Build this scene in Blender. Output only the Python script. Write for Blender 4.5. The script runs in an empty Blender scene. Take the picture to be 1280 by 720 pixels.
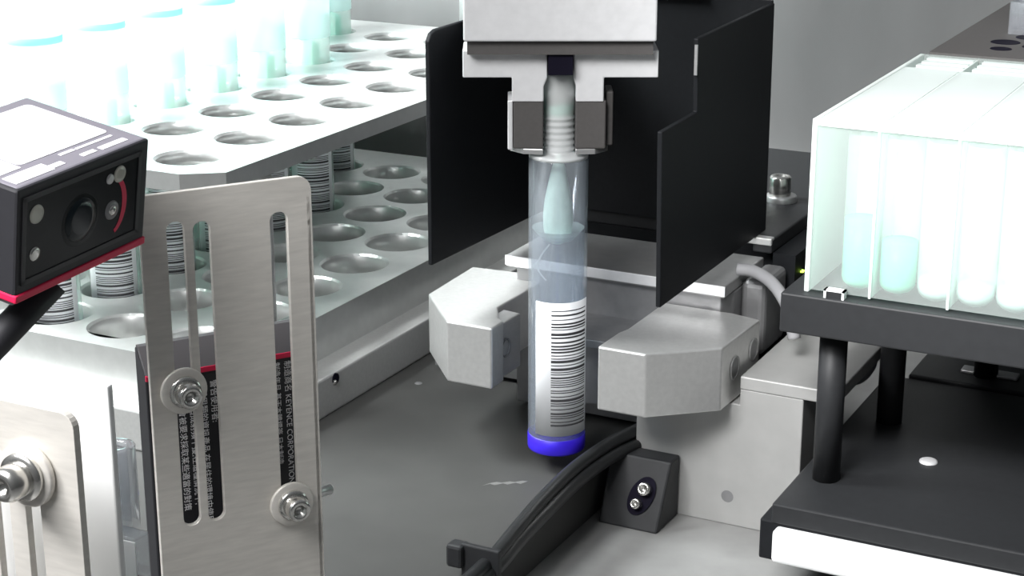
import bpy, bmesh, math, random
from mathutils import Vector, Matrix
random.seed(4)
sc = bpy.context.scene
COL = sc.collection
PI = math.pi
cos, sin, rad = math.cos, math.sin, math.radians
CM = 0.01  # most coordinates below were back-projected from image pixels and pasted as numbers
Z0 = 20.05            # camera height over the dark base plate, cm (all heights below are given relative to the camera)

# ------------------------------------------------------------------ camera
YAW, PITCH = 27.147, 17.661
cd = bpy.data.cameras.new('camera'); cam = bpy.data.objects.new('camera', cd); COL.objects.link(cam)
cd.sensor_width = 36.0; cd.lens = 2230.0/1280.0*36.0; cd.clip_start = 0.01; cd.clip_end = 20
cam.location = (0, 0, Z0*CM); cam.rotation_euler = (rad(90-PITCH), 0, rad(YAW))
sc.camera = cam

# ------------------------------------------------------------------ light, world, exposure
w = bpy.data.worlds.new('world'); sc.world = w; w.use_nodes = True
nt = w.node_tree; bgn = nt.nodes['Background']
tc = nt.nodes.new('ShaderNodeTexCoord'); sx = nt.nodes.new('ShaderNodeSeparateXYZ'); cr = nt.nodes.new('ShaderNodeValToRGB')
mp = nt.nodes.new('ShaderNodeMath'); mp.operation = 'MULTIPLY_ADD'; mp.inputs[1].default_value = .5; mp.inputs[2].default_value = .5
nt.links.new(tc.outputs['Generated'], sx.inputs[0]); nt.links.new(sx.outputs['Z'], mp.inputs[0]); nt.links.new(mp.outputs[0], cr.inputs[0])
mr = nt.nodes.new('ShaderNodeMapRange'); mr.inputs['From Min'].default_value = -.6; mr.inputs['From Max'].default_value = .9
mr.inputs['To Min'].default_value = 1.15; mr.inputs['To Max'].default_value = .35; nt.links.new(sx.outputs['X'], mr.inputs['Value'])   # ambient dimmed to the right, shaped to darken right-facing sides
vm = nt.nodes.new('ShaderNodeVectorMath'); vm.operation = 'SCALE'; nt.links.new(cr.outputs[0], vm.inputs[0]); nt.links.new(mr.outputs[0], vm.inputs['Scale'])
nt.links.new(vm.outputs[0], bgn.inputs['Color'])
cr.color_ramp.elements[0].position = .3; cr.color_ramp.elements[0].color = (.10, .105, .11, 1)
cr.color_ramp.elements[1].position = .8; cr.color_ramp.elements[1].color = (.62, .65, .68, 1)
bgn.inputs['Strength'].default_value = 0.40

def area(name, loc, target, size, power, color=(1, 1, 1), sy=None):
    l = bpy.data.lights.new(name, 'AREA'); l.energy = power; l.color = color
    l.shape = 'RECTANGLE'; l.size = size*CM; l.size_y = (sy or size)*CM
    o = bpy.data.objects.new(name, l); COL.objects.link(o)
    o.location = (loc[0]*CM, loc[1]*CM, (loc[2]+Z0)*CM)
    d = (Vector(target)-Vector(loc)); o.rotation_euler = d.to_track_quat('-Z', 'Y').to_euler()
    return o
area('machine_lamp_left', (-54, 34, 18), (-48, 49, -12), 20, 4.1, (.96, 1, 1)).data.spread = rad(95)
area('machine_lamp_front', (-22, 1, 19), (-19, 43, -14), 20, 2.1, (1, 1, 1))
area('fill_light_near', (-32, 5, 12), (-19, 20, -9), 8, .15, (1, .99, 1)).data.spread = rad(60)  # added fill that brightens the left reader's top and the white panel
area('fill_light_right', (-12, 22, 6), (-8.5, 44, -10), 9, .15, (1, 1, 1)).data.spread = rad(45)  # narrow fill added to whiten the frosted rack
sc.cycles.transparent_max_bounces = 32
sc.view_settings.view_transform = 'Standard'; sc.view_settings.look = 'None'
sc.view_settings.exposure = 0.12; sc.view_settings.gamma = 1.0; sc.view_settings.use_curve_mapping = False

# ------------------------------------------------------------------ materials
def mat(name, color, metallic=0.0, rough=.5, noise=0.0, nscale=300.0, stretch=(1, 1, 1), bump=0.0, alpha=1.0, emit=None, spec=.5, dark=None):
    m = bpy.data.materials.new(name); m.use_nodes = True; t = m.node_tree; b = t.nodes['Principled BSDF']
    b.inputs['Base Color'].default_value = (*color, 1); b.inputs['Metallic'].default_value = metallic
    b.inputs['Roughness'].default_value = rough; b.inputs['Specular IOR Level'].default_value = spec
    if noise or bump:
        co = t.nodes.new('ShaderNodeTexCoord'); ma = t.nodes.new('ShaderNodeMapping'); ma.inputs['Scale'].default_value = stretch
        n = t.nodes.new('ShaderNodeTexNoise'); n.inputs['Scale'].default_value = nscale; n.inputs['Detail'].default_value = 5
        t.links.new(co.outputs['Object'], ma.inputs[0]); t.links.new(ma.outputs[0], n.inputs['Vector'])
        if noise:
            r = t.nodes.new('ShaderNodeValToRGB'); c2 = dark or tuple(c*(1-noise) for c in color)
            r.color_ramp.elements[0].position = .3; r.color_ramp.elements[1].position = .7
            r.color_ramp.elements[0].color = (*c2, 1); r.color_ramp.elements[1].color = (*color, 1)
            t.links.new(n.outputs['Fac'], r.inputs[0]); t.links.new(r.outputs[0], b.inputs['Base Color'])
        if bump:
            bp = t.nodes.new('ShaderNodeBump'); bp.inputs['Strength'].default_value = bump; bp.inputs['Distance'].default_value = .0002
            t.links.new(n.outputs['Fac'], bp.inputs['Height']); t.links.new(bp.outputs[0], b.inputs['Normal'])
    if emit:
        b.inputs['Emission Color'].default_value = (*emit[0], 1); b.inputs['Emission Strength'].default_value = emit[1]
    return m

def clear(name, tint=(.9, .95, 1), milk=(.8, .88, .95), milkiness=.2, glossy=.12, rough=.08, trans=0.0):
    """clear or frosted plastic: transparent + milky scatter + sheen"""
    m = bpy.data.materials.new(name); m.use_nodes = True; t = m.node_tree; t.nodes.clear()
    out = t.nodes.new('ShaderNodeOutputMaterial')
    tr = t.nodes.new('ShaderNodeBsdfTransparent'); tr.inputs[0].default_value = (*tint, 1)
    df = t.nodes.new('ShaderNodeBsdfDiffuse'); df.inputs[0].default_value = (*milk, 1)
    tl = t.nodes.new('ShaderNodeBsdfTranslucent'); tl.inputs[0].default_value = (*milk, 1)
    mx0 = t.nodes.new('ShaderNodeMixShader'); mx0.inputs[0].default_value = trans
    t.links.new(df.outputs[0], mx0.inputs[1]); t.links.new(tl.outputs[0], mx0.inputs[2])
    mx = t.nodes.new('ShaderNodeMixShader'); mx.inputs[0].default_value = milkiness
    t.links.new(tr.outputs[0], mx.inputs[1]); t.links.new(mx0.outputs[0], mx.inputs[2])
    gl = t.nodes.new('ShaderNodeBsdfGlossy'); gl.inputs['Roughness'].default_value = rough
    lw = t.nodes.new('ShaderNodeLayerWeight'); lw.inputs['Blend'].default_value = .25
    ml = t.nodes.new('ShaderNodeMath'); ml.operation = 'MULTIPLY_ADD'; ml.inputs[1].default_value = glossy*3; ml.inputs[2].default_value = glossy*.25; ml.use_clamp = True
    t.links.new(lw.outputs['Facing'], ml.inputs[0])
    m2 = t.nodes.new('ShaderNodeMixShader'); t.links.new(ml.outputs[0], m2.inputs[0])
    t.links.new(mx.outputs[0], m2.inputs[1]); t.links.new(gl.outputs[0], m2.inputs[2]); t.links.new(m2.outputs[0], out.inputs[0])
    return m

M = {
 'alu':   mat('machined aluminium', (.62, .62, .62), .8, .38, .10, 500, (1, 1, 6)),
 'alu_b': mat('bright aluminium', (.82, .82, .83), .4, .45, .07, 400),
 'alu_g': mat('bead blasted aluminium', (.66, .66, .65), .6, .42, .08, 900),
 'jaw':   mat('milled jaw aluminium', (.74, .74, .73), .78, .38, .08, 700),
 'plate_g': mat('clamp plate aluminium', (.36, .36, .36), .55, .4, .1, 300),
 'alu_d': mat('dull grey aluminium', (.27, .27, .275), .5, .45, .12, 300),
 'steel': mat('brushed stainless sheet', (.74, .71, .66), .25, .45, .13, 160, (1, 1, 7), bump=.15),
 'bolt':  mat('polished bolt steel', (.68, .67, .64), .95, .22),
 'rackm': mat('anodised rack aluminium', (.66, .67, .66), .72, .34, .08, 260),
 'floor': mat('satin floor metal', (.33, .33, .325), .3, .5, .16, 90),
 'blk_m': mat('light block metal', (.44, .44, .43), .3, .5, .1, 120),
 'dplate': mat('dark grey plate', (.052, .052, .050), .0, .6, .18, 60),
 'wall':  mat('grey enclosure sheet', (.185, .185, .185), .3, .5, .2, 28, (1, 1, .35)),
 'black': mat('black powder coat', (.009, .010, .012), 0, .6, .2, 800, spec=.22),
 'blk2':  mat('black anodised', (.024, .025, .027), 0, .5, .15, 400, spec=.3),
 'edge':  mat('worn black edge', (.09, .085, .085), .2, .5),
 'rubber': mat('black cable jacket', (.014, .015, .016), 0, .42),
 'pad':   mat('charcoal rubber pad', (.075, .07, .068), 0, .7, .12, 900),
 'slotd': mat('dark recess', (.006, .005, .012), 0, .7, spec=.08),
 'white': mat('white plastic', (.86, .87, .87), 0, .45),
 'label': mat('white label paper', (.84, .86, .88), 0, .55),
 'ink':   mat('black barcode ink', (.05, .05, .055), 0, .6),
 'blue':  mat('violet blue base cap', (.035, .012, .62), 0, .4),
 'mint':  mat('mint swab gel', (.80, 1.0, .90), 0, .4, .12, 500),
 'red':   mat('red accent plastic', (.75, .015, .08), 0, .4),
 'scan':  mat('scanner body black', (.022, .022, .026), 0, .5, .1, 500),
 'scan_s': mat('scanner upper shoulder grey', (.10, .095, .10), 0, .5),
 'scan_t': mat('scanner top grey', (.20, .19, .22), 0, .45, .1, 200),
 'win':   mat('dark window glass', (.006, .009, .010), 0, .25, spec=.25),
 'frame': mat('scanner window frame', (.035, .035, .038), 0, .4),
 'led':   mat('lamp lens', (.55, .55, .48), .1, .2),
 'lens':  mat('camera lens', (.008, .014, .018), 0, .2, spec=.35),
 'grncap': mat('green status lamp', (.5, .9, .1), 0, .4, emit=((.65, 1, .1), 3.0)),
 'print': mat('white print', (.85, .85, .86), 0, .6),
 'gcable': mat('grey cable', (.28, .28, .29), 0, .5),
 'tube':  clear('clear tube plastic', (.95, .97, .99), (.68, .74, .80), .15, .09),
 'neck':  clear('clear threaded plastic', (.96, .97, .97), (.92, .94, .94), .52, .2),
 'liquid': clear('clear buffer liquid', (.96, .98, 1), (.74, .80, .90), .10, .04),
 'menis': clear('liquid surface', (.95, 1, 1), (.85, .95, .95), .6, .1),
 'frost': clear('frosted rack plastic', (.95, 1, .98), (.90, .94, .93), .14, .05, .3, .2),
 'frost_e': clear('frosted plastic edge', (.95, 1, .98), (.95, .99, .97), .85, .06, .3, .4),
 'vial':  clear('frosted vial plastic', (.95, 1, .98), (.95, .97, .96), .30, .06, .3, .25),
 'mintq': clear('mint liquid', (.6, .95, .85), (.20, .80, .62), .92, .05, .3, .3),
 'vial_c': clear('clear vial plastic', (.97, 1, .99), (.93, .97, .96), .16, .05, .3, .25),
 'frost_m': clear('milky rack cover', (.95, 1, .98), (.90, .94, .93), .6, .06, .3, .3),
 'mintv': clear('mint vial liquid', (.5, .9, .8), (.16, .66, .50), .95, .03, .3, .2),
 'capw':  clear('frosted cap with painted glare', (.9, 1, 1), (.86, .98, .98), .8, .08, .3, .4),
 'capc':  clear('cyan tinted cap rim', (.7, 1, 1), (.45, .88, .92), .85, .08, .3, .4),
 'acryl': clear('clear acrylic', (.88, .9, .92), (.8, .8, .84), .10, .25),
}

# ------------------------------------------------------------------ mesh helpers (cm, camera-relative heights)
class MB:
    def __init__(s, mx=None): s.v = []; s.f = []; s.sm = []; s.mx = mx
    def add(s, vs, fs, smooth=False):
        n = len(s.v); s.v += [Vector(v) for v in vs]; s.f += [tuple(i+n for i in f) for f in fs]; s.sm += [smooth]*len(fs); return s
    def box(s, x0, x1, y0, y1, z0, z1):
        v = [(x, y, z) for z in (z0, z1) for y in (y0, y1) for x in (x0, x1)]
        return s.add(v, [(0, 2, 3, 1), (4, 5, 7, 6), (0, 1, 5, 4), (2, 6, 7, 3), (0, 4, 6, 2), (1, 3, 7, 5)])
    def bbox(s, x0, x1, y0, y1, z0, z1, b=.05, seg=2):
        bm = bmesh.new(); bmesh.ops.create_cube(bm, size=1)
        for v in bm.verts: v.co = Vector(((x0+x1)/2+v.co.x*(x1-x0), (y0+y1)/2+v.co.y*(y1-y0), (z0+z1)/2+v.co.z*(z1-z0)))
        bmesh.ops.bevel(bm, geom=bm.edges[:], offset=b, segments=seg, affect='EDGES', profile=.5)
        return s.frombm(bm)
    def frombm(s, bm, smooth=False):
        bm.verts.index_update()
        s.add([v.co.copy() for v in bm.verts], [tuple(v.index for v in f.verts) for f in bm.faces], smooth); bm.free(); return s
    def prism(s, pts, ax, a, b, bev=0):
        """outline pts (2D) extruded along axis ax ('x','y','z') from a to b"""
        def P(p, t): return {'x': (t, p[0], p[1]), 'y': (p[0], t, p[1]), 'z': (p[0], p[1], t)}[ax]
        bm = bmesh.new(); lo = [bm.verts.new(P(p, a)) for p in pts]; hi = [bm.verts.new(P(p, b)) for p in pts]; n = len(pts)
        bm.faces.new(lo); bm.faces.new(hi)
        for i in range(n): bm.faces.new((lo[i], lo[(i+1) % n], hi[(i+1) % n], hi[i]))
        bmesh.ops.recalc_face_normals(bm, faces=bm.faces[:])
        if bev: bmesh.ops.bevel(bm, geom=bm.edges[:], offset=bev, segments=2, affect='EDGES', profile=.5)
        return s.frombm(bm)
    def lathe(s, prof, c=(0, 0), n=40, a0=0, a1=2*PI, smooth=True, dz=0):
        """profile of (r, z) about vertical axis at c"""
        full = abs(a1-a0-2*PI) < 1e-6; k = n if full else n+1; vs = []; fs = []
        for r, z in prof:
            for i in range(k):
                a = a0+(a1-a0)*i/n; vs.append((c[0]+r*cos(a), c[1]+r*sin(a), z+dz))
        for j in range(len(prof)-1):
            for i in range(n):
                i2 = (i+1) % k; fs.append((j*k+i, j*k+i2, (j+1)*k+i2, (j+1)*k+i))
        return s.add(vs, fs, smooth)
    def cyl(s, p, q, r, n=24, r2=None, smooth=True, caps=True):
        p = Vector(p); q = Vector(q); d = (q-p).normalized(); a = d.orthogonal().normalized(); b = d.cross(a); r2 = r if r2 is None else r2
        vs = [p+(a*cos(2*PI*i/n)+b*sin(2*PI*i/n))*r for i in range(n)]+[q+(a*cos(2*PI*i/n)+b*sin(2*PI*i/n))*r2 for i in range(n)]
        s.add(vs, [(i, (i+1) % n, n+(i+1) % n, n+i) for i in range(n)], smooth)
        if caps: s.add(vs, [tuple(range(n))[::-1], tuple(range(n, 2*n))])
        return s
    def turn(s, p, d, prof, n=32, smooth=True):
        """profile (r, t) turned about axis d from point p"""
        p = Vector(p); d = Vector(d).normalized(); a = d.orthogonal().normalized(); b = d.cross(a); vs = []
        for r, t in prof:
            vs += [p+d*t+(a*cos(2*PI*i/n)+b*sin(2*PI*i/n))*r for i in range(n)]
        fs = [(j*n+i, j*n+(i+1) % n, (j+1)*n+(i+1) % n, (j+1)*n+i) for j in range(len(prof)-1) for i in range(n)]
        return s.add(vs, fs, smooth)
    def sweep(s, pts, r, n=12):
        P = [Vector(p) for p in pts]; out = []          # Catmull-Rom through the points
        for i in range(len(P)-1):
            p0 = P[max(i-1, 0)]; p1 = P[i]; p2 = P[i+1]; p3 = P[min(i+2, len(P)-1)]
            for k in range(8):
                t = k/8; out.append(.5*((2*p1)+(p2-p0)*t+(2*p0-5*p1+4*p2-p3)*t*t+(3*p1-p0-3*p2+p3)*t**3))
        out.append(P[-1]); vs = []; up = Vector((.1, .2, 1)).normalized()
        for i, p in enumerate(out):
            d = (out[min(i+1, len(out)-1)]-out[max(i-1, 0)]).normalized(); a = d.cross(up).normalized(); b = a.cross(d)
            vs += [p+(a*cos(2*PI*k/n)+b*sin(2*PI*k/n))*r for k in range(n)]
        fs = [(j*n+i, j*n+(i+1) % n, (j+1)*n+(i+1) % n, (j+1)*n+i) for j in range(len(out)-1) for i in range(n)]
        s.add(vs, fs, True); m = len(vs)
        return s.add([vs[i] for i in range(n)]+[vs[m-n+i] for i in range(n)], [tuple(range(n))[::-1], tuple(range(n, 2*n))])
    def build(s, name, m, parent=None, loc=None, bevel=0, fixn=True):
        me = bpy.data.meshes.new(name)
        V = [(s.mx @ v) if s.mx else v for v in s.v]
        V = [Vector((v.x, v.y, v.z+Z0))*CM for v in V]
        if parent is not None: org = parent['_o'] if '_o' in parent else (0, 0, 0)
        elif loc is not None: org = (loc[0]*CM, loc[1]*CM, (loc[2]+Z0)*CM)
        else:
            org = (sum(v.x for v in V)/len(V), sum(v.y for v in V)/len(V), min(v.z for v in V))
        org = Vector(org); me.from_pydata([v-org for v in V], [], s.f); me.polygons.foreach_set('use_smooth', s.sm)
        if fixn:
            bm = bmesh.new(); bm.from_mesh(me); bmesh.ops.remove_doubles(bm, verts=bm.verts[:], dist=1e-7)
            bmesh.ops.recalc_face_normals(bm, faces=bm.faces[:]); bm.to_mesh(me); bm.free()
        me.materials.append(M[m] if isinstance(m, str) else m)
        o = bpy.data.objects.new(name, me); COL.objects.link(o)
        if parent is not None: o.parent = parent; o['_o'] = tuple(org)
        else: o.location = org; o['_o'] = tuple(org)
        if bevel:
            bv = o.modifiers.new('bevel', 'BEVEL'); bv.width = bevel*CM; bv.segments = 2; bv.limit_method = 'ANGLE'
        return o

def thing(name, label, cat, loc, group=None):
    o = bpy.data.objects.new(name, None); COL.objects.link(o); o.empty_display_size = .005
    o.location = (loc[0]*CM, loc[1]*CM, (loc[2]+Z0)*CM); o['_o'] = tuple(o.location)
    o['label'] = label; o['category'] = cat
    if group: o['group'] = group
    return o
def tag(o, label, cat, group=None):
    o['label'] = label; o['category'] = cat
    if group: o['group'] = group
    return o
def struct(o): o['kind'] = 'structure'; return o
def copy_tree(o, parent=None):
    c = o.copy(); COL.objects.link(c); c.parent = parent
    for ch in [x for x in COL.objects if x.parent == o]: copy_tree(ch, c)
    return c

def frame(o, ux, uy, uz):
    """matrix of a local frame with the given axes and origin"""
    m = Matrix.Identity(4)
    for i in range(3): m[i][0] = ux[i]; m[i][1] = uy[i]; m[i][2] = uz[i]; m[i][3] = o[i]
    return m

def holed_plate(mb, xb, yb, centres, r, z0, z1, ch=.07, n=32):
    """plate of cells: xb, yb = cell borders; centres[(i,j)] = hole centre"""
    for i in range(len(xb)-1):
        for j in range(len(yb)-1):
            x0, x1, y0, y1 = xb[i], xb[i+1], yb[j], yb[j+1]; c = centres.get((i, j))
            if c is None:
                mb.add([(x0, y0, z1), (x1, y0, z1), (x1, y1, z1), (x0, y1, z1), (x0, y0, z0), (x1, y0, z0), (x1, y1, z0), (x0, y1, z0)], [(0, 1, 2, 3), (7, 6, 5, 4)]); continue
            ang = [2*PI*k/n for k in range(n)]
            out = []
            for a in ang:
                dx, dy = cos(a), sin(a); t = 1e9
                if dx > 1e-9: t = min(t, (x1-c[0])/dx)
                if dx < -1e-9: t = min(t, (x0-c[0])/dx)
                if dy > 1e-9: t = min(t, (y1-c[1])/dy)
                if dy < -1e-9: t = min(t, (y0-c[1])/dy)
                out.append([c[0]+dx*t, c[1]+dy*t])
            for cx in (x0, x1):
                for cy in (y0, y1):
                    k = min(range(n), key=lambda q: (out[q][0]-cx)**2+(out[q][1]-cy)**2); out[k] = [cx, cy]
            vs = [(p[0], p[1], z1) for p in out]+[(c[0]+(r+ch)*cos(a), c[1]+(r+ch)*sin(a), z1) for a in ang] \
                + [(c[0]+r*cos(a), c[1]+r*sin(a), z1-ch) for a in ang]+[(c[0]+r*cos(a), c[1]+r*sin(a), z0) for a in ang]+[(p[0], p[1], z0) for p in out]
            fs = [(q*n+k, q*n+(k+1) % n, (q+1)*n+(k+1) % n, (q+1)*n+k) for q in range(4) for k in range(n)]
            m0 = len(mb.f); mb.add(vs, fs)
            for q in range(m0+2*n, m0+3*n): mb.sm[q] = True

# ------------------------------------------------------------------ setting
struct(MB().box(-90, 30, -10, 90, -22.5, -21.5).build('floor', 'floor'))
struct(MB().box(-90, 30, 66, 67, -21.5, 12).build('wall_back', 'wall'))
struct(MB().bbox(-25, 12, 64.9, 66, -17.3, -16.8, .08).build('trim_1', 'white'))
struct(MB().box(-35.9, -35.3, 65.2, 66, -17, 8).build('trim_2', 'alu'))

t = thing('base_plate', 'large dark grey plate that the scanner bracket and the aluminium rack rail stand on', 'machine plate', (-40, 40, -21.5))
MB().bbox(-80, -19.05, 2, 60, -21.5, -20.05, .04).build('plate', 'dplate', t)
MB().lathe([(0, -20.03), (.10, -20.03), (.13, -20.055)], (-26.83, 45.82), 16).build('rivet', 'alu_d', t)
m = MB()                                                           # pale scuff mark on the plate
m.add([(-21.3+.9*k/6-.0*k, 39.7+.10*k+(.12 if k % 2 else .0), -20.045) for k in range(7)]+[(-21.2+.9*k/6, 39.95+.10*k+(.08 if k % 2 else 0), -20.045) for k in range(7)],
      [(k, k+1, k+8, k+7) for k in range(6)])
m.build('scuff_mark', mat('pale scuff', (.14, .14, .135), 0, .6), t)

# ------------------------------------------------------------------ aluminium racks on the left
XC = [-30.9-2.7*i for i in range(10)]; YC = [40+2.88*k for k in range(8)]
def rack(name, label, zt, zb, r, yfront, chamfer):
    root = thing(name, label, 'tube rack', (-44, 50, zb))
    xs = sorted(XC); xb = [-60]+[x+1.35 for x in xs[:-1]]+[-28.87]; yb = [yfront]+[y+1.44 for y in YC[:-1]]+[63.0]
    cen = {(i, j): (xs[i], YC[j]) for i in range(len(xs)) for j in range(8)}
    m = MB(); holed_plate(m, xb, yb, cen, r, zb, zt)
    m.add([(-60, yfront, zb), (-28.87, yfront, zb), (-28.87, 63, zb), (-60, 63, zb), (-60, yfront, zt), (-28.87, yfront, zt), (-28.87, 63, zt), (-60, 63, zt)],
          [(0, 1, 5, 4), (1, 2, 6, 5), (2, 3, 7, 6), (3, 0, 4, 7)])
    yc = 38.25; e = yfront-yc                                     # chamfered front nose
    m.prism([(-60, yfront+.0), (-28.87, yfront+.0), (-29.9, yc), (-60, yc)], 'z', zb, zt)
    m.build('plate', 'rackm', root)
    return root
up = rack('tube_rack', 'bright perforated aluminium upper rack plate with round holes', -11.9, -12.42, .93, 39.0, True)
for c in ((-29.45, 41.45), (-29.5, 62.2), (-58.6, 39.3), (-58.6, 62.2)):
    MB().cyl((c[0], c[1], -17.4), (c[0], c[1], -12.42), .3).build('standoff', 'alu', up)
lo = rack('tube_rack', 'thick grey lower rack block with wide round bores under the perforated plate', -17.4, -18.8, 1.10, 39.0, True)
t = thing('rack_rail', 'long aluminium rail ledge carrying the lower rack beside the dark plate', 'rail', (-44, 50, -20.05))
MB().bbox(-61, -27.87, 37.35, 63.5, -20.05, -18.8, .07).build('rail_body', 'alu_g', t)
MB().turn((-27.85, 42.62, -19.0), (1, 0, 0), [(.0, .005), (.13, .005), (.17, .02), (.17, -.05)]).build('bolt_hole', 'slotd', t)
MB().turn((-27.85, 42.55, -19.1), (1, 0, 0), [(.0, .06), (.07, .05), (.09, 0)]).build('set_screw', 'bolt', t)

# ------------------------------------------------------------------ sample tubes (one master, copied)
Rv = Vector((cos(rad(YAW)), sin(rad(YAW)), 0)); Fv = Vector((-sin(rad(YAW)), cos(rad(YAW)), 0))
def vang(phi):  # angle about the vertical axis, phi=0 faces the camera's heading, + to the right
    d = Rv*sin(rad(phi))-Fv*cos(rad(phi)); return math.atan2(d.y, d.x)
def tube_label(root, c, zb, zt, p0, p1, q0, q1, seed, r=.815):
    a0, a1 = vang(p0), vang(p1)
    while a1 < a0: a1 += 2*PI
    lab = MB().lathe([(r-.02, zb), (r, zb), (r, zt), (r-.02, zt)], c, 28, a0, a1).build('label', 'label', root)
    b0, b1 = vang(q0), vang(q1)
    while b1 < b0: b1 += 2*PI
    rr = random.Random(seed); z = zb+.3; m = MB()
    while z < zt-.16:
        h = rr.choice((.028, .028, .05, .075)); m.lathe([(r+.004, z), (r+.004, z+h)], c, 20, b0, b1); z += h+rr.choice((.035, .035, .06, .085))
    m.build('barcode', 'ink', lab, fixn=False)
    return lab
def tube_bottom(root, c, zb, blue=True):
    MB().lathe([(0, zb+.02), (.70, zb), (.79, zb+.03), (.81, zb+.08), (.81, zb+.46), (.78, zb+.48)], c, 40).build('base_cap', 'blue' if blue else 'capw', root)
def swab(root, c, zt, m='mint', k=1.0):
    prof = [(.06, 0), (.12, -.12), (.17, -.35), (.23, -.6), (.30, -.95), (.36, -1.3), (.405, -1.7), (.41, -2.0), (.36, -2.25), (.25, -2.42), (.10, -2.5), (0, -2.51)]
    rr = random.Random(3); mb = MB(); vs = []; n = 28
    for r, z in prof:
        for i in range(n): q = r*k*(1+.05*rr.uniform(-1, 1)); vs.append((c[0]+q*cos(2*PI*i/n), c[1]+q*sin(2*PI*i/n), zt+z*k))
    mb.add(vs, [(j*n+i, j*n+(i+1) % n, (j+1)*n+(i+1) % n, (j+1)*n+i) for j in range(len(prof)-1) for i in range(n)], True)
    return mb.build('swab_tip', m, root)

def rack_tube(cx, cy, label):
    root = thing('sample_tube', label, 'tube', (cx, cy, -18.8), 'capped sample tubes standing in the aluminium rack'); c = (cx, cy)
    tube_bottom(root, c, -18.8)
    MB().lathe([(.79, -18.33), (.80, -18.3), (.80, -10.1), (.74, -10.1), (.74, -18.2), (0, -18.3)], c, 32).build('tube_body', 'vial', root)
    tube_label(root, c, -18.2, -13.2, -60, 70, -35, 55, 11)
    MB().lathe([(0, -17.9), (.42, -17.9), (.42, -11.3), (0, -11.1)], c, 24).build('liquid', 'mintq', root)
    cap = MB().lathe([(.81, -11.0), (.83, -10.98), (.83, -7.3), (.80, -7.2), (0, -7.2)], c, 32).build('cap', 'capw', root)  # frosted cap, made opaque white to paint the overexposed tube tops
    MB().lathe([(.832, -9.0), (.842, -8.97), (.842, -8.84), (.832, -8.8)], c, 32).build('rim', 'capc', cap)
    return root
ORD = ['first', 'second', 'third', 'fourth', 'fifth', 'sixth', 'seventh', 'eighth']
cols = {2: range(0, 6), 3: range(1, 8), 4: range(2, 8), 5: range(3, 8), 6: range(4, 8), 7: range(5, 8), 8: range(6, 8)}
CN = {2: 'row beside the empty holes', 3: 'second filled row', 4: 'third filled row', 5: 'fourth filled row', 6: 'fifth filled row', 7: 'sixth filled row', 8: 'farthest filled row'}
first = None
for ci, ks in cols.items():
    for n_, k in enumerate(ks):
        lb = 'white capped tube in upper rack, %s from front in the %s' % (ORD[n_], CN[ci])
        if first is None:
            first = rack_tube(XC[ci], YC[k], lb); fx, fy = XC[ci], YC[k]
        else:
            c_ = copy_tree(first); c_['label'] = lb; c_.location = (XC[ci]*CM, YC[k]*CM, first.location.z)

# ------------------------------------------------------------------ the gripped tube
TX, TY = -20.12, 41.97; C0 = (TX, TY)
t = thing('sample_tube', 'clear barcoded tube with a violet blue base held upright by the gripper', 'tube', (TX, TY, -19.5))
tube_bottom(t, C0, -19.5)
MB().lathe([(.79, -19.05), (.80, -19.0), (.80, -11.15), (.77, -11.1), (.73, -11.1), (.73, -18.9), (0, -18.95)], C0, 48).build('tube_body', 'tube', t)
tube_label(t, C0, -18.87, -15.0, -47, 74, -13, 66, 5)
MB().lathe([(0, -18.85), (.70, -18.85), (.70, -13.2)], C0, 40).build('liquid', 'liquid', t)
MB().lathe([(.71, -13.08), (.64, -13.16), (.52, -13.30), (.41, -13.42)], C0, 40).build('liquid_surface', 'menis', t)
swab(t, C0, -11.05)
m = MB()                                                          # thin bent film hanging under the swab
m.sweep([(TX-.1, TY-.3, -13.5), (TX-.36, TY-.36, -13.9), (TX-.42, TY-.36, -14.25), (TX-.12, TY-.45, -14.5)], .022, 8)
m.build('swab_tail', 'neck', t)
pr = [(.45, -11.12), (.80, -11.12), (.80, -11.02), (.43, -10.98)]
z = -10.95
while z < -9.95: pr += [(.395, z), (.425, z+.05), (.425, z+.08), (.395, z+.13)]; z += .17
pr += [(.415, -9.9), (.415, -9.1), (.425, -9.08), (.425, -8.9), (.39, -8.84), (0, -8.84)]
MB().lathe(pr, C0, 36).build('threaded_neck', 'neck', t)
MB().lathe([(0, -10.0), (.37, -10.0), (.37, -9.72), (0, -9.72)], C0, 30).build('neck_fill', 'mintq', t)

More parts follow.
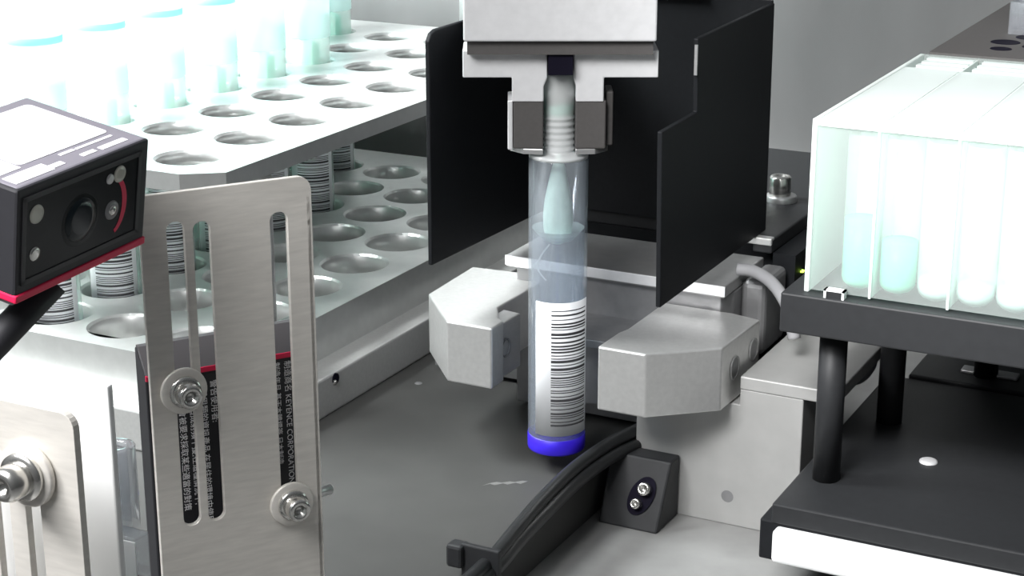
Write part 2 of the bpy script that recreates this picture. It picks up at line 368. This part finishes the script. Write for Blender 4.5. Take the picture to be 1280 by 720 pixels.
# ------------------------------------------------------------------ gripper over the tube (square to the camera heading)
G = frame((TX, TY, 0), Rv, Fv, (0, 0, 1))
t = thing('gripper', 'silver two-finger gripper holding the clear tube inside the black guard', 'gripper', (TX, TY, -11))
MB(G).bbox(-2.49, 2.45, -1.2, 2.6, -7.83, 2.0, .05).build('body', 'alu_b', t)
MB(G).box(-2.40, 2.38, -1.0, 2.4, -8.2, -7.83).build('slide_gap', 'pad', t)
MB(G).box(-.31, .33, -.9, 1.2, -8.75, -7.9).build('slot', 'slotd', t)
for s in (-1, 1):
    m = MB(G)
    xo = -2.53 if s < 0 else 2.56; xi = -.33 if s < 0 else .35; xm = -1.25 if s < 0 else 1.15
    pts = [(xo, -8.15), (xo, -8.87), (xm, -8.87), (xm, -9.51), (s*.42, -9.51), (s*.42, -9.1), (xi, -8.87), (xi, -8.15)]
    m.prism(pts, 'y', -.62, .7, .03)
    f = m.build('finger', 'alu_b', t)
    m = MB(G)
    m.bbox(min(s*.42, s*1.22), max(s*.42, s*1.22), -.58, .6, -10.78, -9.48, .04); m.build('rubber_pad', 'pad', f)
    if s < 0:
        MB(G).bbox(-1.36, -1.225, -.6, .62, -10.8, -9.48, .03).build('pad_backing', 'alu_b', f)
    else:
        MB(G).bbox(1.225, 1.42, -.3, .62, -10.75, -9.3, .04).build('pad_backing', 'pad', f)
    m = MB(G); x0, x1 = sorted((s*.43, s*1.28)); y0, y1 = -.6, .55
    m.prism([(s*.43, -.62), (s*.95, -.55), (s*1.3, -.15), (s*1.3, .5), (s*.43, .5)], 'z', -10.93, -10.78, .02)
    m.build('pad_ledge', 'alu', f)

# ------------------------------------------------------------------ black guard round the tube
t = thing('guard', 'matt black three-sided sheet metal guard behind and beside the gripped tube', 'guard', (-20.2, 45, -14.65))
def side(x0, x1, pts, name='side_panel'):
    o = MB().prism(pts, 'x', x0, x1, .03).build(name, 'black', t); return o
side(-16.9, -16.76, [(41.18, -14.65), (41.0, -9.92), (43.4, -9.86), (43.3, -7.9), (49.3, -7.78), (49.4, -14.6)])
side(-23.75, -23.62, [(41.2, -14.45), (41.2, -8.2), (41.35, -8.0), (41.6, -7.92), (46, -7.9), (49.3, -7.9), (49.3, -14.6)])
MB().box(-23.7, -16.8, 49.16, 49.3, -14.6, -7.7).build('back_panel', 'black', t)
MB().box(-21.3, -18.9, 46.0, 49.16, -4.2, -3.9).build('hanger_arm', 'black', t)
MB().box(-21.3, -18.9, 49.0, 49.3, -7.8, -3.9).build('hanger_strap', 'black', t)
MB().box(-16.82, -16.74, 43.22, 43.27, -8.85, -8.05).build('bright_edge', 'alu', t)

# ------------------------------------------------------------------ centering clamp with two jaws
t = thing('clamp_unit', 'grey aluminium centring clamp with two open jaws around the tube', 'clamp', (-20.1, 46, -20.05))
MB().bbox(-23.45, -16.5, 45.3, 48.6, -15.55, -15.2, .05).build('top_plate', 'plate_g', t)
MB().bbox(-23.46, -16.49, 45.285, 45.32, -15.50, -15.2, .01).build('edge_highlight', 'alu_b', t)  # bright strip painting the highlight along the plate's front edge
MB().prism([(-23.2, 45.55), (-16.7, 45.55), (-16.5, 46.1), (-16.5, 48.6), (-23.2, 48.6)], 'z', -19.9, -15.56, .04).build('body', 'alu_d', t)
MB().bbox(-16.49, -15.75, 46.6, 48.6, -17.6, -15.35, .2, 3).build('side_housing', 'alu_d', t)
MB().bbox(-21.2, -18.62, 43.4, 45.6, -16.95, -16.7, .03).build('carriage', 'alu_d', t)
MB().box(-21.2, -18.62, 44.3, 45.6, -19.0, -16.96).build('carriage_block', 'alu_d', t)
MB().box(-27.0, -19.1, 47.2, 49.3, -19.9, -19.2).build('foot_plate', 'alu_d', t)
MB().box(-26.9, -19.2, 47.35, 49.2, -20.05, -19.9).build('shadow_gap', 'black', t)  # black slab standing in for the shadow line under the foot plate
lj = [(-23.17, 41.18), (-21.75, 41.18), (-21.75, 41.9), (-22.0, 42.1), (-22.45, 42.9), (-22.45, 46.3), (-25.0, 46.1), (-24.85, 43.1)]
jl = MB().prism(lj, 'z', -17.8, -16.0, .05).build('jaw', 'jaw', t)
MB().prism([(-22.4, 41.9), (-21.84, 41.35), (-21.8, 43.05), (-22.4, 43.15)], 'z', -17.72, -16.12, .03).build('jaw_tip', 'alu', jl)
MB().turn((-21.82, 42.15, -16.88), (1, 0, 0), [(.28, .03), (.24, .035), (.2, -.05), (0, -.12)]).build('jaw_hole', 'alu_d', jl)
rj = [(-18.53, 41.18), (-17.15, 41.18), (-15.5, 42.6), (-15.41, 45.3), (-16.3, 45.5), (-18.4, 45.5), (-18.4, 42.9), (-18.5, 42.5)]
jr = MB().prism(rj, 'z', -17.82, -16.0, .05).build('jaw', 'jaw', t)
for y, z in ((43.5, -16.85), (44.85, -16.75)):
    MB().turn((-15.5+(y-42.6)*.033, y, z), (1, 0, 0), [(.34, .0), (.33, .03), (.29, .03), (.27, .012)]).build('counterbore', 'plate_g', jr)
    MB().turn((-15.5+(y-42.6)*.033, y, z), (1, 0, 0), [(.27, .012), (0, .012)]).build('bore_floor', 'alu_d', jr)

# ------------------------------------------------------------------ black actuator housing behind, with its bolt and cables
t = thing('actuator_box', 'black actuator housing with a green status lamp between the guard and frosted rack', 'actuator', (-20, 52, -21.5))
MB().prism([(-24, 49.45), (-16.9, 49.45), (-16.9, 48.65), (-16.3, 48.65), (-16.2, 60), (-24, 60)], 'z', -15.1, -14.66, .05).build('lid', 'blk2', t)
MB().box(-24, -16.35, 49.45, 60, -21.5, -15.1).build('body', 'black', t)
MB().box(-16.3, -15.6, 48.8, 52.5, -18.6, -15.1).build('side_cover', 'black', t)
MB().bbox(-17.2, -16.3, 48.6, 48.9, -14.85, -14.62, .04).build('bright_edge', 'alu_g', t)
MB().lathe([(0, -.02), (.06, -.01), (.08, .05)], (-15.57, 49.4), 12, dz=-15.75).build('status_lamp', 'grncap', t)
t = thing('hex_bolt', 'silver bolt with washer standing on the black housing lid', 'bolt', (-17.55, 53.1, -14.66))
MB().lathe([(.50, -14.66), (.50, -14.5), (.47, -14.46), (0, -14.46)], (-17.55, 53.1), 32).build('washer', 'alu', t)
MB().lathe([(.34, -14.46), (.35, -14.42), (.35, -13.9), (.30, -13.84), (.17, -13.84), (.17, -14.0), (0, -14.0)], (-17.6, 53.1), 32).build('bolt_head', 'bolt', t)
tag(MB().sweep([(-16.5, 46.3, -14.95), (-16.0, 46.3, -14.95), (-15.3, 45.9, -15.1), (-14.6, 45.2, -15.5), (-14.3, 45.0, -16.3)], .18).build('grey_cable', 'gcable'),
    'short fat grey cable bending from the black housing towards the black shelf end', 'cable')

# ------------------------------------------------------------------ light metal block to the right
t = thing('support_block', 'light grey metal support block with a small round hole below the right jaw', 'block', (-15, 44, -21.5))
MB().prism([(-18.3, -21.5), (-13.45, -21.5), (-13.45, -17.4), (-15.25, -17.4), (-15.25, -17.86), (-18.3, -17.86)], 'y', 43.4, 45.2, .03).build('block_body', 'blk_m', t)
MB().bbox(-15.25, -12.5, 43.36, 48.2, -17.4, -17.02, .04).build('raised_step', 'blk_m', t)
MB().turn((-15.50, 43.4, -20.65), (0, -1, 0), [(.18, .004), (.14, .006), (0, .005)]).build('screw_hole', 'alu_d', t)

# ------------------------------------------------------------------ wedge connector with two screws, and the black cables
t = thing('cable_clamp', 'black slanted clamp block with two steel screws beside the black cables', 'clamp', (-17.9, 42.6, -21.5))
wb = [(-18.76, 41.86, -21.5), (-16.98, 41.86, -21.5), (-16.95, 43.36, -21.5), (-18.78, 43.36, -21.5),  # wedge scaled about the camera to the lower floor, like the support block
      (-18.74, 42.7, -19.65), (-16.92, 42.7, -19.65), (-16.92, 43.36, -19.65), (-18.78, 43.36, -19.65)]
m = MB().add(wb, [(3, 2, 1, 0), (4, 5, 6, 7), (0, 1, 5, 4), (1, 2, 6, 5), (2, 3, 7, 6), (3, 0, 4, 7)]); m.build('block', 'blk2', t, bevel=.06)
nrm = Vector((0, -1.78, .8)).normalized(); upv = Vector((.03, .8, 1.78)).normalized(); cc = Vector((-17.60, 42.23, -20.6))
pts = []
for i in range(32):
    a = 2*PI*i/32; pts.append(cc+Vector((1, 0, 0))*.37*cos(a)+Vector((.12, 0, 0))*sin(a)+upv*.56*sin(a)+nrm*.012)
MB().add(pts, [tuple(range(32))]).build('recess', 'slotd', t)
for k, (dx, du, r) in enumerate(((.10, .20, .19), (-.06, -.24, .15))):
    p = cc+Vector((dx, 0, 0))+upv*du
    MB().turn(p, nrm, [(r*.9, -.02), (r, .04), (r, .22), (r*.9, .27), (r*.5, .27), (r*.45, .17), (0, .17)], 24).build('screw', 'bolt', t)
offs = [(0, 0, 0), (.34, -.1, -.05), (.16, -.02, .28)]
nm = ['topmost black cable of the bundle crossing the dark plate edge', 'black cable of the bundle lying nearest the slanted clamp block', 'black cable of the bundle riding over the other two']
path = [(-18.3, 47.5, -19.7), (-18.55, 44.2, -19.62), (-18.85, 42.4, -19.55), (-19.0, 40.5, -19.55), (-18.95, 38.4, -19.6), (-18.75, 36.6, -19.65), (-18.6, 34.9, -19.7), (-18.6, 32, -19.75)]
nm = ['left black cable of the bundle, crossing the dark plate edge', 'right black cable of the bundle, nearest the slanted clamp block', 'upper black cable of the bundle, riding over the other two']
for k, (ox, oy, oz) in enumerate(offs):
    tag(MB().sweep([(x+ox*(1-.3*(i > 4)), y+oy, z_+oz-.02*i*(k == 2)) for i, (x, y, z_) in enumerate(path)], .19).build('black_cable', 'rubber'), nm[k], 'cable', 'black cables beside the dark plate')
t = thing('cable_tie', 'black cable tie block gripping the cable bundle at the lower picture edge', 'cable tie', (-18.7, 34.7, -21.5))
MB().bbox(-19.15, -18.1, 34.6, 34.77, -21.5, -19.12, .04).build('strap', 'blk2', t)
MB().bbox(-19.5, -19.05, 34.45, 34.9, -19.75, -19.15, .08).build('buckle', 'blk2', t)

# ------------------------------------------------------------------ right stand: base, posts, shelf
t = thing('rack_stand', 'black stand with white-edged base, round posts and shelf bar under the frosted rack', 'stand', (-9, 45, -21.5))
MB().bbox(-13.1, 2, 40.05, 50.6, -19.55, -19.0, .05).build('base_slab', 'blk2', t)
MB().bbox(-13.42, 2, 40.1, 50.6, -20.62, -19.5, .06).build('base_skirt', 'black', t)
MB().box(-12.6, 2, 41.8, 50.4, -21.5, -20.62).build('base_foot', 'black', t)
MB().bbox(-12.98, 2, 39.75, 40.35, -20.52, -19.62, .12, 3).build('white_strip', 'white', t)
for x, y in ((-12.36, 42.2), (-12.0, 46.9), (-4, 42.2), (-4, 46.9)):
    MB().cyl((x, y, -19.0), (x, y, -14.7), .36, 28).build('post', 'blk2', t)
MB().bbox(-13.45, 2, 41.0, 51.0, -14.72, -13.68, .05).build('shelf', 'blk2', t)
MB().lathe([(.0, -18.93), (.18, -18.93), (.24, -18.96), (.25, -19.0)], (-10.24, 44.5), 28).build('screw_head', 'alu_b', t)
t = thing('rear_step', 'dark raised plate behind the black stand base with one short post', 'plate', (-6, 54, -21.5))
MB().bbox(-12.45, 2, 50.65, 56.9, -21.5, -18.9, .05).build('step_plate', 'blk2', t)
MB().cyl((-10.35, 51.6, -18.9), (-10.35, 51.6, -14.3), .36, 24).build('post', 'black', t)
MB().bbox(-11.1, -9.4, 51.5, 52.0, -18.9, -18.8, .03).build('post_foot', 'alu', t)
t = thing('hole_plate', 'dark grey top plate with round holes behind the frosted rack', 'plate', (-6, 60, -9.2))
cen = {}; xb = [-12.72, -11.45, -10.5, -9.2, -8.0, 4]; yb = [51.2, 52.35, 53.35, 54.3, 66]
hp = [((-10.97, 52.85), .30), ((-11.1, 54.05), .42), ((-10.2, 53.6), .3), ((-10.6, 55.2), .42), ((-9.6, 55.0), .42)]
MB().box(-12.72, 4, 51.4, 64.8, -9.6, -9.2).build('top_sheet', 'pad', t)
for (c, r) in hp:
    MB().lathe([(0, -9.192), (r-.04, -9.19), (r, -9.185), (r+.02, -9.2)], c, 28).build('hole', 'slotd', t)
MB().box(-12.5, 4, 57, 64.8, -21.5, -9.6).build('cabinet', 'black', t)
for n_, (x, y, lb) in enumerate(((-11.0, 56.0, 'small clear plastic cuvette on the dark hole plate, front one'), (-10.75, 57.3, 'small clear plastic cuvette on the dark hole plate, rear one'))):
    t = thing('cuvette', lb, 'cuvette', (x, y, -9.2), 'clear cuvettes on the hole plate')
    m = MB()
    for a in range(4):
        m.box(*[(x-.35, x+1.2, y-.5, y-.42, -9.19, -8.2), (x-.35, x+1.2, y+.42, y+.5, -9.19, -8.2), (x-.35, x-.28, y-.42, y+.42, -9.19, -8.2), (x+1.13, x+1.2, y-.42, y+.42, -9.19, -8.2)][a])
    m.build('cup', 'acryl', t)
    MB().bbox(x-.15, x+1.0, y-.3, y+.3, -8.28, -7.95, .08).build('lid', 'acryl', t)
tag(MB().sweep([(-14.1, 48.6, -17.3), (-13.4, 48.4, -17.15), (-12.95, 48.2, -17.4), (-12.95, 48.0, -17.9), (-13.3, 47.9, -18.3), (-13.9, 48.4, -18.35), (-15.2, 48.6, -18.3)], .16).build('hose', 'gcable'),
    'light grey hose looping behind the front post of the black stand', 'hose')

# ------------------------------------------------------------------ frosted rack with vials
t = thing('vial_rack', 'frosted translucent plastic box rack on the black shelf at the right', 'vial rack', (-9, 46, -13.68))
MB().bbox(-12.95, -12.82, 41.3, 51.3, -13.67, -9.25, .03).build('left_wall', 'frost_e', t)
MB().box(-12.82, 2, 41.34, 41.40, -13.60, -9.42).build('front_wall', 'frost', t)
MB().box(-12.95, 2, 51.2, 51.3, -13.67, -9.25).build('back_wall', 'frost', t)
MB().bbox(-12.82, 2, 41.3, 41.48, -9.42, -9.25, .03).build('top_rim', 'frost_e', t)
for i in range(7):
    x = -11.27+1.93*i
    MB().box(x-.03, x+.03, 41.30, 51.2, -13.62, -9.3).build('divider', 'frost_e', t)
for i in range(8):
    x0 = -12.82+1.93*(i-1) if i else -12.82
xs_ = [-12.82]+[-11.24+1.93*i for i in range(6)]
m = MB()
for i, x0 in enumerate(xs_):
    x1 = (-11.30+1.93*i)
    m.box(x0, x1, 41.5, 49.2, -9.36, -9.28)
    for yy in (49.6, 50.2, 50.8): m.box(x0+.2, x1, yy, yy+.28, -9.36, -9.28)
m.build('top_cover', 'frost_m', t)
MB().box(-12.3, -11.9, 41.08, 41.28, -13.68, -13.5).build('latch', 'blk2', t)
m = MB(); m.box(-12.36, -12.3, 41.06, 41.3, -13.68, -13.46); m.box(-11.9, -11.84, 41.06, 41.3, -13.68, -13.46); m.box(-12.36, -11.84, 41.06, 41.3, -13.50, -13.46)
m.build('latch_rim', 'white', t)
def vial(x, y, label, level):
    r = thing('vial', label, 'vial', (x, y, -13.6), 'round-bottomed vials inside the frosted rack'); c = (x, y)
    hemi = [(0, -13.62)]+[(.46*sin(a), -13.3-.32*cos(a)) for a in (PI/8, PI/4, 3*PI/8, PI/2)]
    MB().lathe(hemi+[(.46, -9.6), (.42, -9.6)], c, 28).build('vial_body', 'vial_c' if level > -13 else 'vial', r)
    q = [(0, -13.56)]+[(.44*sin(a), -13.28-.28*cos(a)) for a in (PI/8, PI/4, 3*PI/8, PI/2)]
    MB().lathe(q+[(.44, level), (0, level)], c, 28).build('liquid', 'mintv' if level > -13 else 'menis', r)
    return r
VX = [-11.72+.965*i for i in range(6)]
vl = [-11.75, -12.2, -13.05, -13.05, -13.05, -13.05]
vn = ['mint filled vial behind the left end of the frosted rack front', 'mint filled vial just right of the first bright divider of the frosted rack', 'first pale vial, next to the second mint vial in the frosted rack',
      'second pale vial from the mint ones in the frosted rack front', 'third pale vial from the mint ones in the frosted rack front', 'pale vial at the right picture edge in the frosted rack front']
v0 = None
for i, x in enumerate(VX):
    if i in (0, 1): vial(x, 41.93, vn[i], vl[i])
    elif v0 is None: v0 = vial(x, 41.93, vn[i], vl[i]); 
    else:
        c_ = copy_tree(v0); c_['label'] = vn[i]; c_.location.x = x*CM
for i, x in enumerate(VX):
    c_ = copy_tree(v0); c_['label'] = 'pale vial in the second line of the frosted rack, %s from its left wall' % ORD[i]; c_.location.x = x*CM; c_.location.y = 42.95*CM

# ------------------------------------------------------------------ slotted bracket with washers and screws
BA = Vector((-19.95, 24.61, 0)); Bd = Vector((sin(rad(34)), cos(rad(34)), 0)); Bn = Vector((Bd.y, -Bd.x, 0))
BM = frame(BA, Bd, -Bn, (0, 0, 1))            # local: x along the sheet, y behind it, z up
def rrect(x0, x1, z0, z1, r, n=6, corners=(1, 1, 1, 1)):
    pts = []
    for (cx, cz, a0, on) in ((x1, z1, 0, corners[0]), (x0, z1, 90, corners[1]), (x0, z0, 180, corners[2]), (x1, z0, 270, corners[3])):
        if not on: pts.append((cx, cz)); continue
        ox = cx-r if cx == x1 else cx+r; oz = cz-r if cz == z1 else cz+r
        for k in range(n+1):
            a = rad(a0+90*k/n); pts.append((ox+r*cos(a), oz+r*sin(a)))
    return pts
def slotted(mx, outline, slots, th, name, m, parent):
    """sheet with through slots: 2D outline minus slot outlines, filled and extruded"""
    bm = bmesh.new(); loops = []
    for pts in [outline]+slots:
        vs = [bm.verts.new((p[0], 0, p[1])) for p in pts]; es = [bm.edges.new((vs[i], vs[(i+1) % len(vs)])) for i in range(len(vs))]; loops += es
    bmesh.ops.triangle_fill(bm, use_beauty=True, use_dissolve=False, edges=loops)
    # drop faces that fell inside a slot
    def inside(p, poly):
        c = False; n = len(poly)
        for i in range(n):
            a, b = poly[i], poly[(i+1) % n]
            if (a[1] > p[1]) != (b[1] > p[1]) and p[0] < (b[0]-a[0])*(p[1]-a[1])/(b[1]-a[1])+a[0]: c = not c
        return c
    kill = [f for f in bm.faces if any(inside((f.calc_center_median().x, f.calc_center_median().z), s_) for s_ in slots)]
    bmesh.ops.delete(bm, geom=kill, context='FACES_ONLY')
    r = bmesh.ops.extrude_face_region(bm, geom=bm.faces[:])
    for v in [g for g in r['geom'] if isinstance(g, bmesh.types.BMVert)]: v.co.y += th
    bmesh.ops.recalc_face_normals(bm, faces=bm.faces[:])
    mb = MB(mx); mb.frombm(bm); return mb.build(name, m, parent, bevel=.02)
t = thing('slotted_bracket', 'upright brushed steel bracket with three long slots and two washered screws', 'bracket', (-19.0, 26, -20.05))
sl = [rrect(.29, .63, -14.72, -8.68, .165), rrect(.79, 1.12, -14.72, -8.74, .16), rrect(2.29, 2.64, -14.9, -8.76, .17)]
slotted(BM, rrect(-.19, 3.14, -20.05, -8.13, .28, corners=(1, 0, 0, 0)), sl, .12, 'sheet', 'steel', t)
MB(BM).bbox(3.0, 3.14, .0, .16, -20.04, -8.5, .04).build('folded_edge', 'steel', t)
for u, z in ((.42, -11.93), (2.47, -14.68)):
    c = BM @ Vector((u, -.02, z)); d = Bn
    wsh = MB().turn(c, d, [(0, 0), (.44, 0), (.45, .02), (.45, .07), (.43, .09), (.30, .09)], 40).build('washer', 'steel', t)
    MB().turn(c, d, [(.30, .09), (.31, .12), (.30, .17), (.23, .18)], 32).build('spring_washer', 'bolt', t)
    MB().turn(c, d, [(.225, .17), (.235, .2), (.235, .43), (.20, .48), (.125, .48), (.11, .34), (0, .33)], 32).build('screw', 'bolt', t)
    MB().turn(c, -d, [(.14, .0), (.14, .95)], 16).build('screw_shank', 'bolt', t)
m = MB(); m.cyl(BM @ Vector((2.9, .3, -14.75)), BM @ Vector((3.52, .5, -14.82)), .11, 16); m.build('clamp_pin', 'alu', t)

# ------------------------------------------------------------------ second reader behind the bracket
t = thing('barcode_scanner', 'black barcode reader with red stripe and white writing behind the slotted bracket', 'barcode scanner', tuple(BM @ Vector((1.6, 2, -17))))
S0 = 1.0
prof = [(S0, -17.0), (S0, -11.97), (S0+.45, -11.5), (S0+.6, -11.5), (S0+.6, -17.0)]
MB(BM).prism(prof, 'x', .02, 3.3, .03).build('housing', 'scan', t)
MB(BM).prism([(S0-.012, -11.93), (S0+.45, -11.47), (S0+.6, -11.47), (S0+.6, -11.52), (S0+.45, -11.52), (S0, -11.97)], 'x', .05, 3.27).build('shoulder', 'scan_s', t)
MB(BM).prism([(S0-.03, -12.03), (S0-.03, -11.93), (S0+.02, -11.92), (S0+.02, -12.03)], 'x', .02, 3.3).build('red_stripe', 'red', t)
bodyz = MB(BM).box(.08, 3.24, S0-.012, S0+.01, -16.9, -12.08).build('label_plate', 'scan', t)
def text(body, size, mx, name, m, parent, ext=.002):
    c = bpy.data.curves.new('txt', 'FONT'); c.body = body; c.size = size; c.extrude = ext
    o = bpy.data.objects.new('txt', c); COL.objects.link(o); bpy.context.view_layer.update()
    me = bpy.data.meshes.new_from_object(o.evaluated_get(bpy.context.evaluated_depsgraph_get()))
    bpy.data.objects.remove(o)
    mb = MB(mx); mb.add([v.co.copy() for v in me.vertices], [tuple(p.vertices) for p in me.polygons])
    wdt = max(v.co.x for v in me.vertices); bpy.data.meshes.remove(me)
    return mb.build(name, m, parent, fixn=False)
def tm(u, z):   # text frame: baseline runs down, glyph tops point right
    o = BM @ Vector((u, S0-.02, z)); return frame(o, (0, 0, -1), Bd, Bn)
for body, size, u, z in (('警告使用者:', .17, 1.30, -12.22), ('這是甲類的資訊產品,在居住的環境中使用時,', .165, 1.08, -12.22), ('可能會造成射頻干擾,在這種情況下,', .165, .86, -12.22),
                         ('使用者會被要求採取某些適當的對策', .165, .64, -12.22), ('這是甲類的資訊產品,在居住的環境中使用', .165, .43, -12.22),
                         ('制造商名 KEYENCE CORPORATION', .165, 2.84, -12.10), ('制造年月 基于本體標簽 日本制造', .15, 2.62, -12.10)):
    text(body, size, tm(u, z), 'writing', 'print', t)

# ------------------------------------------------------------------ front reader at the left edge
P0 = Vector((-18.814, 23.336, -6.704)); e_ = Vector((.007, -.999, -.048)).normalized(); b_ = Vector((-.983, -.015, .181)).normalized()
dn = Vector((-.181, .046, -.982)).normalized(); W_, H_, L_ = 3.26, 1.94, 2.64
SM = frame(P0, e_, b_, dn)                     # local: x across the front (towards camera), y back, z down
t = thing('barcode_scanner', 'black barcode reader with white top label, dark window and red underside at left edge', 'barcode scanner', tuple(P0+Vector((-1.5, -1.6, -2.4))))
MB(SM).bbox(0, W_, 0.0, L_, 0, H_-.1, .05).build('housing', 'scan', t)
MB(SM).bbox(.03, W_-.03, .03, L_-.03, -.012, .1, .05).build('top_cover', 'scan_t', t)
MB(SM).bbox(-.01, W_+.01, -.03, L_, H_-.14, H_, .03).build('red_base', 'red', t)
MB(SM).bbox(.06, W_-.06, .1, L_, H_, H_+.09, .03).build('lower_plate', 'alu_d', t)
f = MB(SM)
for a in ((.22, W_-.12, .16, .24), (.22, W_-.12, H_-.36, H_-.28), (.22, .30, .16, H_-.28), (W_-.20, W_-.12, .16, H_-.28)): f.box(a[0], a[1], -.03, .02, a[2], a[3])
f.build('window_frame', 'frame', t)
win = MB(SM).box(.30, W_-.20, -.012, .02, .24, H_-.36).build('window', 'win', t)
def disc(u, v, r, name, m, par, h=.02, sq=1.0):
    return MB(SM).turn((u, -.012, v), (0, -1, 0), [(r, 0), (r*.95, h), (r*.6, h*1.2), (0, h*1.3)], 28).build(name, m, par)
disc(1.75, .95, .46, 'lens_ring', 'win', win, .004); disc(1.75, .95, .38, 'lens', 'lens', win, .03)
disc(.78, .42, .15, 'lamp', 'led', win); disc(2.82, .52, .16, 'lamp', 'led', win); disc(1.03, .44, .09, 'lamp', 'alu', win); disc(2.84, 1.20, .12, 'lamp', 'bolt', win)
disc(.95, 1.02, .17, 'screw', 'alu_d', win); disc(.95, 1.02, .09, 'screw_socket', 'bolt', win, .04)
m = MB(SM); n = 14
vs = []
for i in range(n+1):
    a = rad(125-i*250/n*.5-0); 
    vs += [(.98-.42*sin(rad(20+i*140/n)), -.018, .95-.55*cos(rad(20+i*140/n))), (.98-.30*sin(rad(20+i*140/n)), -.018, .95-.48*cos(rad(20+i*140/n)))]
m.add(vs, [(2*i, 2*i+1, 2*i+3, 2*i+2) for i in range(n)]); m.build('red_reflector', 'red', win)
lb = MB(SM).prism(rrect(.30, 2.50, .62, 2.35, .1), 'z', -.022, -.012).build('top_label', 'label', t)
m = MB(SM)
for (u0, u1, v0_, v1_) in ((.35, 1.0, .18, .30), (1.12, 1.45, .2, .3), (1.9, 2.2, .2, .32), (.4, 1.3, .46, .52), (1.35, 1.7, .46, .53), (2.2, 3.1, .16, .45), (2.55, 3.15, .55, 1.1), (2.62, 3.15, 1.3, 1.7), (2.6, 3.1, 1.8, 2.2)):
    m.box(u0, u1, v0_, v1_, -.02, -.010)
m.build('small_print', 'label', t)
m = MB(); a0_ = Vector((-19.6, 21.6, -8.85)); a1_ = Vector((-20.9, 19.6, -10.9))
m.cyl(a0_, a1_, .26, 20); m.cyl(a1_, a1_+Vector((-.4, -.6, -9.05)), .26, 20); m.build('mounting_arm', 'scan', t)

# ------------------------------------------------------------------ foreground bracket, white panel, acrylic piece
F2 = frame((-14.8, 16.43, 0), (1, 0, 0), (0, 1, 0), (0, 0, 1))
t = thing('slotted_bracket', 'foreground steel bracket with rounded corner and one large screw at lower left corner', 'bracket', (-16, 16.5, -20.05))
sl = [rrect(-.92, -.66, -14.5, -9.25, .12), rrect(-1.46, -1.20, -14.5, -9.25, .12)]
slotted(F2, rrect(-3.4, 0.02, -20.05, -8.52, .22, corners=(1, 1, 0, 0)), sl, .12, 'sheet', 'steel', t)
c = Vector((-15.58, 16.42, -9.48)); d = Vector((0, -1, 0))
MB().turn(c, d, [(0, 0), (.43, 0), (.45, .02), (.45, .08), (.42, .1), (.30, .1)], 44).build('washer', 'steel', t)
MB().turn(c, d, [(.32, .1), (.34, .13), (.33, .2), (.24, .21)], 36).build('spring_washer', 'bolt', t)
MB().turn(c, d, [(.235, .2), (.245, .23), (.245, .45), (.20, .54), (.11, .56), (.10, .42), (0, .41)], 36).build('screw', 'bolt', t)
t = thing('white_panel', 'blank white upright panel just behind the foreground steel bracket', 'panel', (-17.2, 17.7, -20.05))
MB().bbox(-20.5, -15.2, 17.63, 17.75, -20.05, -8.6, .03).build('panel_sheet', 'white', t)
MB().box(-20.5, -18, 17.75, 18.4, -20.05, -19.8).build('foot_flange', 'white', t)
t = thing('acrylic_holder', 'clear acrylic tube on a clear block peeking out beside the white panel', 'holder', (-16.7, 19.4, -20.05))
MB().lathe([(.30, -11.75), (.30, -10.45), (.28, -10.42), (.19, -10.42), (.17, -10.46), (.17, -11.75)], (-16.70, 19.45), 32).build('acrylic_tube', 'acryl', t)
MB().bbox(-17.0, -16.2, 19.15, 19.5, -12.55, -11.75, .04).build('acrylic_block', 'acryl', t)
MB().bbox(-16.42, -16.19, 19.13, 19.16, -12.5, -11.8, .01).build('side_glare', 'white', t)  # white strip painting the bright side of the clear block
MB().box(-17.0, -16.35, 19.2, 19.5, -20.05, -12.55).build('stem', 'scan', t)

for o in list(COL.objects):
    if '_o' in o: del o['_o']
